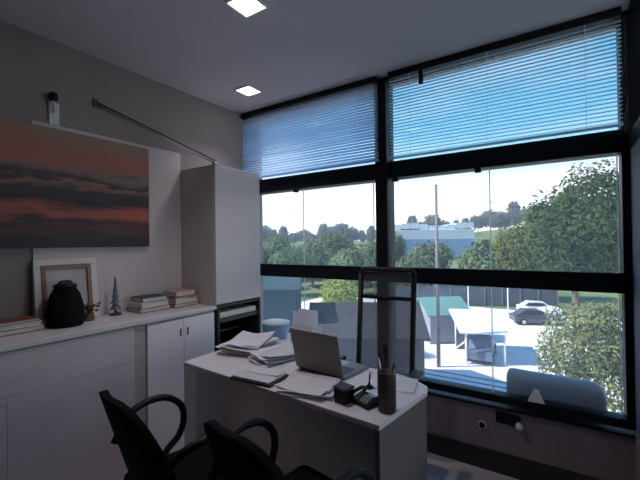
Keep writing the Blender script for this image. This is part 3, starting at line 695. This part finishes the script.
for row, (rad, sc) in enumerate(((57, .95), (66, 1.1), (76, 1.25))):
    for k in range(7 - row):
        a = R(-66 + row*4.5 + k*(9.4 - row*.4)); belt.append((rad*math.sin(a), rad*math.cos(a), sc*(1+.07*math.sin(k*2.1+row)), (k + row) % 3 if (k + row) % 3 < 2 else 1))
belt += [(-10.2, 60.5, .95, 2)]
for k, (x, y, s, i) in enumerate(belt):
    if len(BP) <= i or BP[i] is None:
        while len(BP) <= i: BP.append(None)
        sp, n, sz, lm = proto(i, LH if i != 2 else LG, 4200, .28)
        BP[i] = tree('belt_tree', belt_lab[i], (x, y, hgt(x, y)), sp, n, sz, lm, .25, 50+i, 'tree', 'trees in the belt across the yard'); BP[i].scale = (s, s, s)
    else: dup(BP[i], (x, y, hgt(x, y)), rnd.uniform(0, 6), None, (s, s, s))
hill = []
for row, rad in enumerate((136, 149, 162)):
    for k in range(17):
        a = R(-56 + k*4.6 + row*1.5); x = rad*math.sin(a) - 4; y = rad*math.cos(a)
        hill.append((x, y, .92 + .22*math.sin(k*2.3+row*1.7), (k*2+row) % 3))
for k in range(9):
    a = R(-52 + k*5.6); 
    if -26 < math.degrees(a) < -6: continue
    hill.append((88*math.sin(a), 88*math.cos(a), .8+.1*math.sin(k*3), 1))
for k, (x, y, s, i) in enumerate(hill):
    while len(HP) <= i: HP.append(None)
    if HP[i] is None:
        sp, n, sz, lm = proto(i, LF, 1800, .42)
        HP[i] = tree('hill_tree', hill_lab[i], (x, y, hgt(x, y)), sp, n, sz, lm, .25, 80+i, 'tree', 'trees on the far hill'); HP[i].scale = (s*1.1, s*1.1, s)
    else: dup(HP[i], (x, y, hgt(x, y)), rnd.uniform(0, 6), None, (s*1.1, s*1.1, s))

# thin haze over the valley
bm = NB(); bb(bm, -230, 110, 60, 245, -8, 45)
hz = bpy.data.materials.new('valley_haze'); hz.use_nodes = True; t_ = hz.node_tree
for n_ in list(t_.nodes): t_.nodes.remove(n_)
o_ = t_.nodes.new('ShaderNodeOutputMaterial'); v_ = t_.nodes.new('ShaderNodeVolumeScatter'); v_.inputs['Color'].default_value = (.85, .93, 1, 1); v_.inputs['Density'].default_value = .0025; v_.inputs['Anisotropy'].default_value = .2
t_.links.new(v_.outputs[0], o_.inputs['Volume'])
o = obj('haze', bm, hz); o['kind'] = 'stuff'; o['label'] = 'thin pale haze over the far hillside'; o['category'] = 'haze'

# far warehouse
wz = -2.5
t = thing('warehouse', 'long white and blue warehouse beyond the trees', 'building', (-26.3, 91, wz), math.atan2(11, 17))
BW = mat('warehouse_white', (.70, .76, .86), .6, .05, .2); BBL = mat('warehouse_blue', (.25, .38, .62), .6, .05, .2)
bxo('wall', BBL, t, -10, 10, 0, 10, 0, 6.6)
bm = NB(); prism(bm, [(-10.4, -.4), (10.4, -.4), (10.4, 10.4), (-10.4, 10.4)], 6.6, 6.9)
for k in range(9): box(bm, (-9+k*2.25, 5, 7.6+.35*math.sin(k)), (2.1, 9.6, 1.3))
obj('roof', bm, BW, t, .05)
bxo('band', BW, t, -10.02, 10.02, -.05, 0, 4.6, 6.6)
# utility pole and wires
t = thing('utility_pole', 'tall concrete utility pole standing in the yard', 'pole', (-6.7, 23.9, G))
bm = NB(); cyl(bm, (0, 0, 0), (0, 0, 11.7), .13, .085, 12); obj('shaft', bm, mat('pole_concrete', (.22, .19, .19), .8, .1, 3), t, smooth=True)
for x in (-.11, .11):
    bm = NB(); pts = []
    for k in range(13):
        f = k/12; pts.append((-6.7+x+13*f, 23.9+9*f, G+11.4-1.3*f - .9*4*f*(1-f)))
    tube(bm, pts, .008, 5); o = obj('power_line', bm, BLACKP); tag(o, 'thin overhead wire leaving the %s side of the pole top' % ('left' if x < 0 else 'right'), 'wire')
# grey shed (near), blue wall building, white canopy shelter
def gable(name, label, loc, rz, L, D, h, rise, wm, rm, win=None):
    t = thing(name, label, 'building', loc, rz)
    bm = NB(); pr = [(-D/2, 0), (D/2, 0), (D/2, h), (0, h+rise), (-D/2, h)]
    lo = [bm.verts.new((-L/2, y, z)) for y, z in pr]; hi = [bm.verts.new((L/2, y, z)) for y, z in pr]
    bm.faces.new(lo); bm.faces.new(hi[::-1])
    for i in range(5): bm.faces.new((lo[i], lo[(i+1) % 5], hi[(i+1) % 5], hi[i]))
    obj('wall', bm, wm, t)
    bm = NB(); e = .25; sl_ = rise/(D/2)
    for s in (-1, 1):
        q = [(0, h+rise), (s*(D/2+e), h-sl_*e), (s*(D/2+e), h-sl_*e+.12), (0, h+rise+.12)]
        lo = [bm.verts.new((-L/2-e, y, z+.01)) for y, z in q]; hi = [bm.verts.new((L/2+e, y, z+.01)) for y, z in q]
        bm.faces.new(lo); bm.faces.new(hi[::-1])
        for i in range(4): bm.faces.new((lo[i], lo[(i+1) % 4], hi[(i+1) % 4], hi[i]))
    obj('roof', bm, rm, t)
    return t
SHW = mat('shed_grey', (.075, .068, .078), .9, .1, .6, spec=.1); SHR = mat('shed_roof', (.06, .055, .062), .95, .12, 1.5, (6, 1, 1), spec=.1)
gable('shed', 'dark grey gabled shed seen behind the mesh chair', (-9.3, 18.6, G), math.atan2(3.0, 5.2), 5.6, 4.5, 3.3, 1.25, SHW, SHR)
gable('house', 'dull blue grey house behind the lower left pane', (-14.7, 16.0, G), math.atan2(1.2, 1.9), 4.5, 4, 5.6, .9, mat('house_blue_grey', (.05, .085, .11), .9, .1, .5, spec=.1), mat('house_roof', (.05, .085, .105), .9, .1, 1, spec=.1))
gable('teal_house', 'small house with pale teal roof left of the white canopy', (-8.6, 31.2, G), R(40), 3.2, 3.6, 2.3, 1.0, mat('teal_wall', (.25, .26, .32), .7, .1, .5), mat('teal_roof', (.15, .31, .29), .6, .08, 1))
t = thing('canopy', 'open shelter with white sheet roof on thin posts in the yard', 'shelter', (-4.6, 27.0, G), R(23))
CW = mat('canopy_white', (.86, .86, .88), .6, .04, 1)
bm = NB(); vs = bb(bm, -1.7, 1.3, -1.4, 3.0, 2.0, 2.1)
for v in vs:
    if v.co.y > 0: v.co.z += .75
obj('roof', bm, CW, t)
for x in (-1.3, 1.05):
    for y, h in ((-1.2, 2.0), (2.4, 2.6)):
        bm = NB(); cyl(bm, (x, y, 0), (x, y, h), .07, n=10); obj('post', bm, CW, t, smooth=True)
bm = NB(); tube(bm, [(-1.3, -1.2, 1.5), (-3.1, -1.2, .1)], .05, 8); obj('brace', bm, CW, t)
bxo('back_wall', mat('canopy_back', (.10, .11, .16), .8, .1, 1), t, -1.3, 1.05, 2.2, 2.3, 0, 2.5)
# cars
def car(label, loc, rz, body):
    t = thing('car', label, 'car', loc, rz)
    pr = [(-2.0, .3), (2.0, .3), (2.05, .62), (1.95, .8), (1.0, .92), (.45, 1.36), (-1.1, 1.40), (-1.75, .95), (-2.05, .88)]
    bm = NB(); 
    def side(y, k=1.0): return [bm.verts.new((x, y*(1 if z < .93 else .82), z)) for x, z in pr]
    a = side(-.82); b = side(.82); n = len(pr); bm.faces.new(a); bm.faces.new(b[::-1])
    for i in range(n): bm.faces.new((a[i], a[(i+1) % n], b[(i+1) % n], b[i]))
    obj('body', bm, body, t, .05)
    GL = DARKMET
    for s in (-1, 1):
        bm = NB(); vs = [bm.verts.new(p) for p in ((-1.5, s*.80, .98), (.80, s*.80, .98), (.38, s*.695, 1.31), (-1.05, s*.695, 1.33))]; bm.faces.new(vs); obj('side_window', bm, GL, t)
    bm = NB(); vs = [bm.verts.new(p) for p in ((.99, -.7, .95), (.99, .7, .95), (.49, .62, 1.34), (.49, -.62, 1.34))]; bm.faces.new(vs); obj('windscreen', bm, GL, t)
    for x in (-1.25, 1.3):
        for s in (-1, 1):
            bm = NB(); cyl(bm, (x, s*.66, .31), (x, s*.85, .31), .31, n=18); wv = obj('wheel', bm, BLACKP, t)
            bm = NB(); cyl(bm, (x, s*.85, .31), (x, s*.86, .31), .19, n=14); obj('hubcap', bm, METAL, wv)
    return t
car('white car parked at the far side of the yard', (-2.2, 46.5, G), R(15), mat('car_white', (.80, .80, .82), .3))
car('dark grey car in the yard beside the leafy bush', (-2.3, 41.0, G), R(25), mat('car_dark', (.07, .07, .09), .3))
car('bluish car under the white canopy roof', (-4.75, 27.5, G), R(95), mat('car_blue', (.13, .16, .24), .3))
# yard fence far
t = thing('fence', 'dark fence at the back of the yard before the trees', 'fence', (-9, 49, G), R(19))
bxo('panel', mat('fence_dark', (.07, .08, .11), .8, .2, .6), t, -11, 9, 0, .12, 0, 2.3)
for k in range(11): bxo('post', mat('fence_post', (.16, .16, .18), .8) if k == 0 else bpy.data.materials['fence_post'], t, -11+k*2-.06, -11+k*2+.06, -.08, 0, 0, 2.5)
for i, (x, y) in enumerate(((-8.6, 42.5), (-4.9, 44.0))):
    t = thing('lamp_post', ['slim pale post at the far yard, nearer the pole', 'slim pale post at the far yard, nearer the white car'][i], 'post', (x, y, G))
    bm = NB(); cyl(bm, (0, 0, 0), (0, 0, 4.2), .07, .05, 8); obj('shaft', bm, CW, t, smooth=True)
    bm = NB(); bb(bm, -.05, .45, -.06, .06, 4.2, 4.27); obj('lamp_head', bm, GREYLAM, t)
